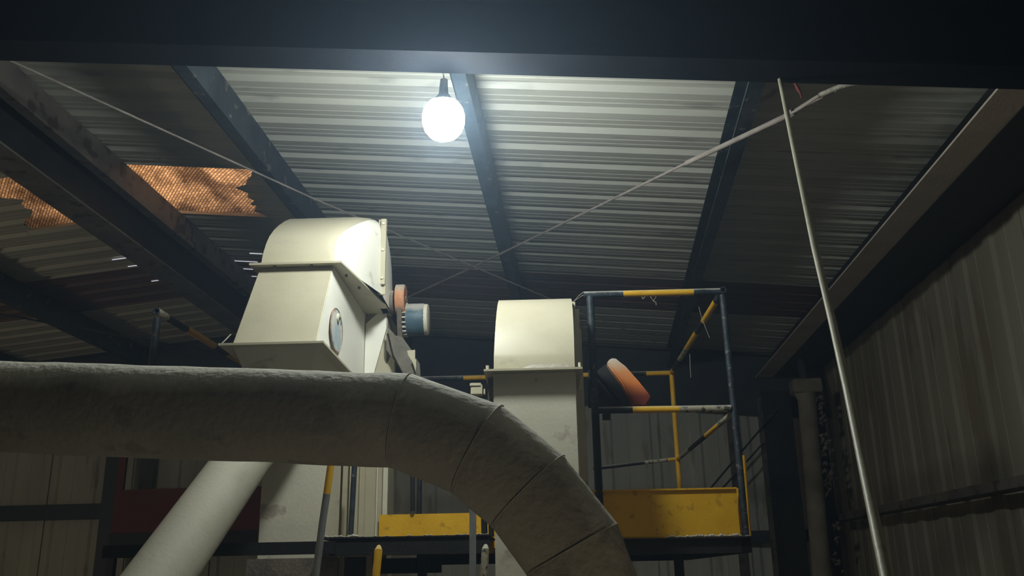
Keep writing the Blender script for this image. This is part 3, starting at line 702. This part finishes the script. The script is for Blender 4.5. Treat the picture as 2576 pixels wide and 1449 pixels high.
dirs = [(P3[i+1]-P3[i]).normalized() for i in range(len(P3)-1)]
for i in range(len(P3)-1):
    na = (dirs[i-1]+dirs[i]).normalized() if i else dirs[0]
    nb_ = (dirs[i]+dirs[i+1]).normalized() if i < len(dirs)-1 else dirs[-1]
    if i == 0:
        gore('straight_length', P3[0], P3[1], RR[0], RR[1], na, nb_)
    else: gore('elbow_segment', P3[i], P3[i+1], RR[i]*1.0, RR[i+1]*1.0, na, nb_)
    if i:
        # seam bead at the joint
        a = P3[i]; ax = na; e1_ = (Vector((0, 1, 0))-dirs[i]*Vector((0, 1, 0)).dot(dirs[i])).normalized(); e2_ = dirs[i].cross(e1_)
        pts = []
        for k in range(49):
            an = 2*math.pi*k/48; off = (e1_*math.cos(an)+e2_*math.sin(an))*(RR[i]+.001); pts.append(a+off-dirs[i]*(off.dot(na)/dirs[i].dot(na)))
        build('seam', MB().tube(pts, .0014, 6, cap=False), m_duct, duct, smooth=True)

# ------------------------------------------------------------------ pale leaning pole at right
pts = [wY(1958, 178, 3.63), wY(2000, 385, 3.16), wY(2050, 625, 2.72), wY(2094, 810, 2.40), wY(2133, 985, 2.14), wY(2177, 1200, 1.90), wY(2235, 1480, 1.62)]
tag(build('pole', MB().tube(pts, .0105, 14), m_steel, smooth=True), 'long thin pale metal pole leaning from the rafter down the right side', 'pole')

# ------------------------------------------------------------------ back and right wall fittings
def wallbar(name, a, b, label, cat, m, **k): return tag(build(name, MB().box(a, b), m), label, cat, kind='thing', **k)
wallbar('wall_girt', (-8, 9.84, .70), (-5.1, 9.96, .86), 'dark girt across the back wall at the lower left', 'beam', m_dark)
wallbar('wall_girt', (-4.9, 9.84, .30), (2.5, 9.96, .42), 'dark girt along the back wall behind the yellow toe board', 'beam', m_dark)
g = thing('wall_girt', 'brown steel girt sloping along the right wall behind the pole', 'beam', (2.5, 5, .45), kind='thing')
build('web', MB().hexa([(2.43, 2.0, .405), (2.59, 2.0, .405), (2.59, 9.95, .48), (2.43, 9.95, .48)], [(2.43, 2.0, .412), (2.59, 2.0, .412), (2.59, 9.95, .487), (2.43, 9.95, .487)]), m_beam, g)
build('flange', MB().hexa([(2.43, 2.0, .412), (2.436, 2.0, .412), (2.436, 9.95, .487), (2.43, 9.95, .487)], [(2.43, 2.0, .465), (2.436, 2.0, .465), (2.436, 9.95, .54), (2.43, 9.95, .54)]), m_beam, g)
# columns
g = thing('corner_column', 'black steel column at the back right corner', 'column', (2.0, 9.7, -EYE), kind='thing')
build('flange', MB().box((1.86, 9.55, -EYE), (2.16, 9.56, 1.80)), m_black, g)
build('web', MB().box((2.0, 9.56, -EYE), (2.01, 9.74, 1.80)), m_black, g)
build('edge_strip', MB().box((1.815, 9.54, -EYE), (1.86, 9.58, 1.74)), m_beam, g)
g = thing('steel_column', 'dark steel column with a red oxide edge on the back wall at left', 'column', (-5.0, 9.6, -EYE), kind='thing')
build('flange', MB().box((-5.13, 9.58, -EYE), (-4.98, 9.60, 2.3)), m_dark, g)
build('red_edge', MB().box((-4.98, 9.57, -EYE), (-4.90, 9.61, 2.3)), m_red, g)
build('web', MB().box((-5.06, 9.6, -EYE), (-5.05, 9.8, 2.3)), m_dark, g)
g = thing('red_toe_panel', 'shade-coloured dark red toe girder behind the slanting spout at lower left', 'panel', (-4.0, 9.45, -EYE), kind='thing')
build('red_panel', MB().box((-4.92, 9.45, .52), (-3.15, 9.50, .96)), m_red, g)  # toe board in shade; the shade is put into the dark red
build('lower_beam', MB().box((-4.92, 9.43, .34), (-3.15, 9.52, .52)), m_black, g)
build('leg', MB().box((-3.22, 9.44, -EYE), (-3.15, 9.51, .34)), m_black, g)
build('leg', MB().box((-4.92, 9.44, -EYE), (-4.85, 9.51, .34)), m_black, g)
# vertical pipe with head and crust, in front of the corner column
g = thing('vent_pipe', 'upright dusty pipe with a square cap near the back right corner', 'pipe', (2.19, 9.0, -EYE))
a, b = wY(2028, 985, 8.9), wY(2072, 1500, 8.9)
tub('pipe', [a, b, b+(b-a)*2.2], .085, [m_ventp], g, 18)
build('cap', MB().box((a.x-.135, 8.8, a.z-.02), (a.x+.135, 9.0, a.z+.11)), m_ventp, g, bevel=.01)
build('bracket', MB().prism([(a.x-.12, 8.85, a.z-.02), (a.x-.05, 8.85, a.z-.02), (a.x-.06, 8.85, a.z-.16)], (0, .05, 0)), m_ventp, g)
tub('upper_pipe', [a+Vector((.0, 0, .1)), a+Vector((.0, .1, .35))], .04, [m_dark], g, 10)
mb = MB()
for i in range(75):
    t_ = random.random(); s_ = 1-t_
    if .55 < t_ < .72: continue
    p = wY(2060+48*t_+random.uniform(-9, 12)*(1 if t_ > .5 else 1), 990+450*t_, 8.85)+Vector((0, random.uniform(-.04, .04), 0))
    q = p+Vector((random.uniform(-.05, .05), random.uniform(-.03, .03), random.uniform(-.05, .03))); r_ = random.uniform(.010, .026)
    mb.tube([p, (p+q)/2+Vector((.015, 0, .015)), q], r_, 6, rad=[r_*.4, r_, r_*.3])
o = build('crusted_cable', mb, m_rustcrust, g, smooth=True); o['kind'] = 'stuff'
wallbar('cable_tray', (2.33, 9.3, -EYE), (2.42, 9.4, 1.7), 'dark narrow cable tray right of the upright dusty pipe', 'tray', m_black)
# thin stay rods on the back wall
for (p, q, l) in (((1955, 1030), (1784, 1232), 'upper of two thin stay rods crossing the back wall right of the platform'), ((1922, 1112), (1735, 1320), 'lower of two thin stay rods crossing the back wall right of the platform')):
    tag(build('stay_rod', MB().tube([wY(*p, 9.5), wY(*q, 9.5)], .011, 6), m_black), l, 'rod')
wallbar('door_post', (1.55, 9.88, -EYE), (1.62, 9.95, 1.74), 'thin post on the back wall between platform and corner column', 'post', m_beam)
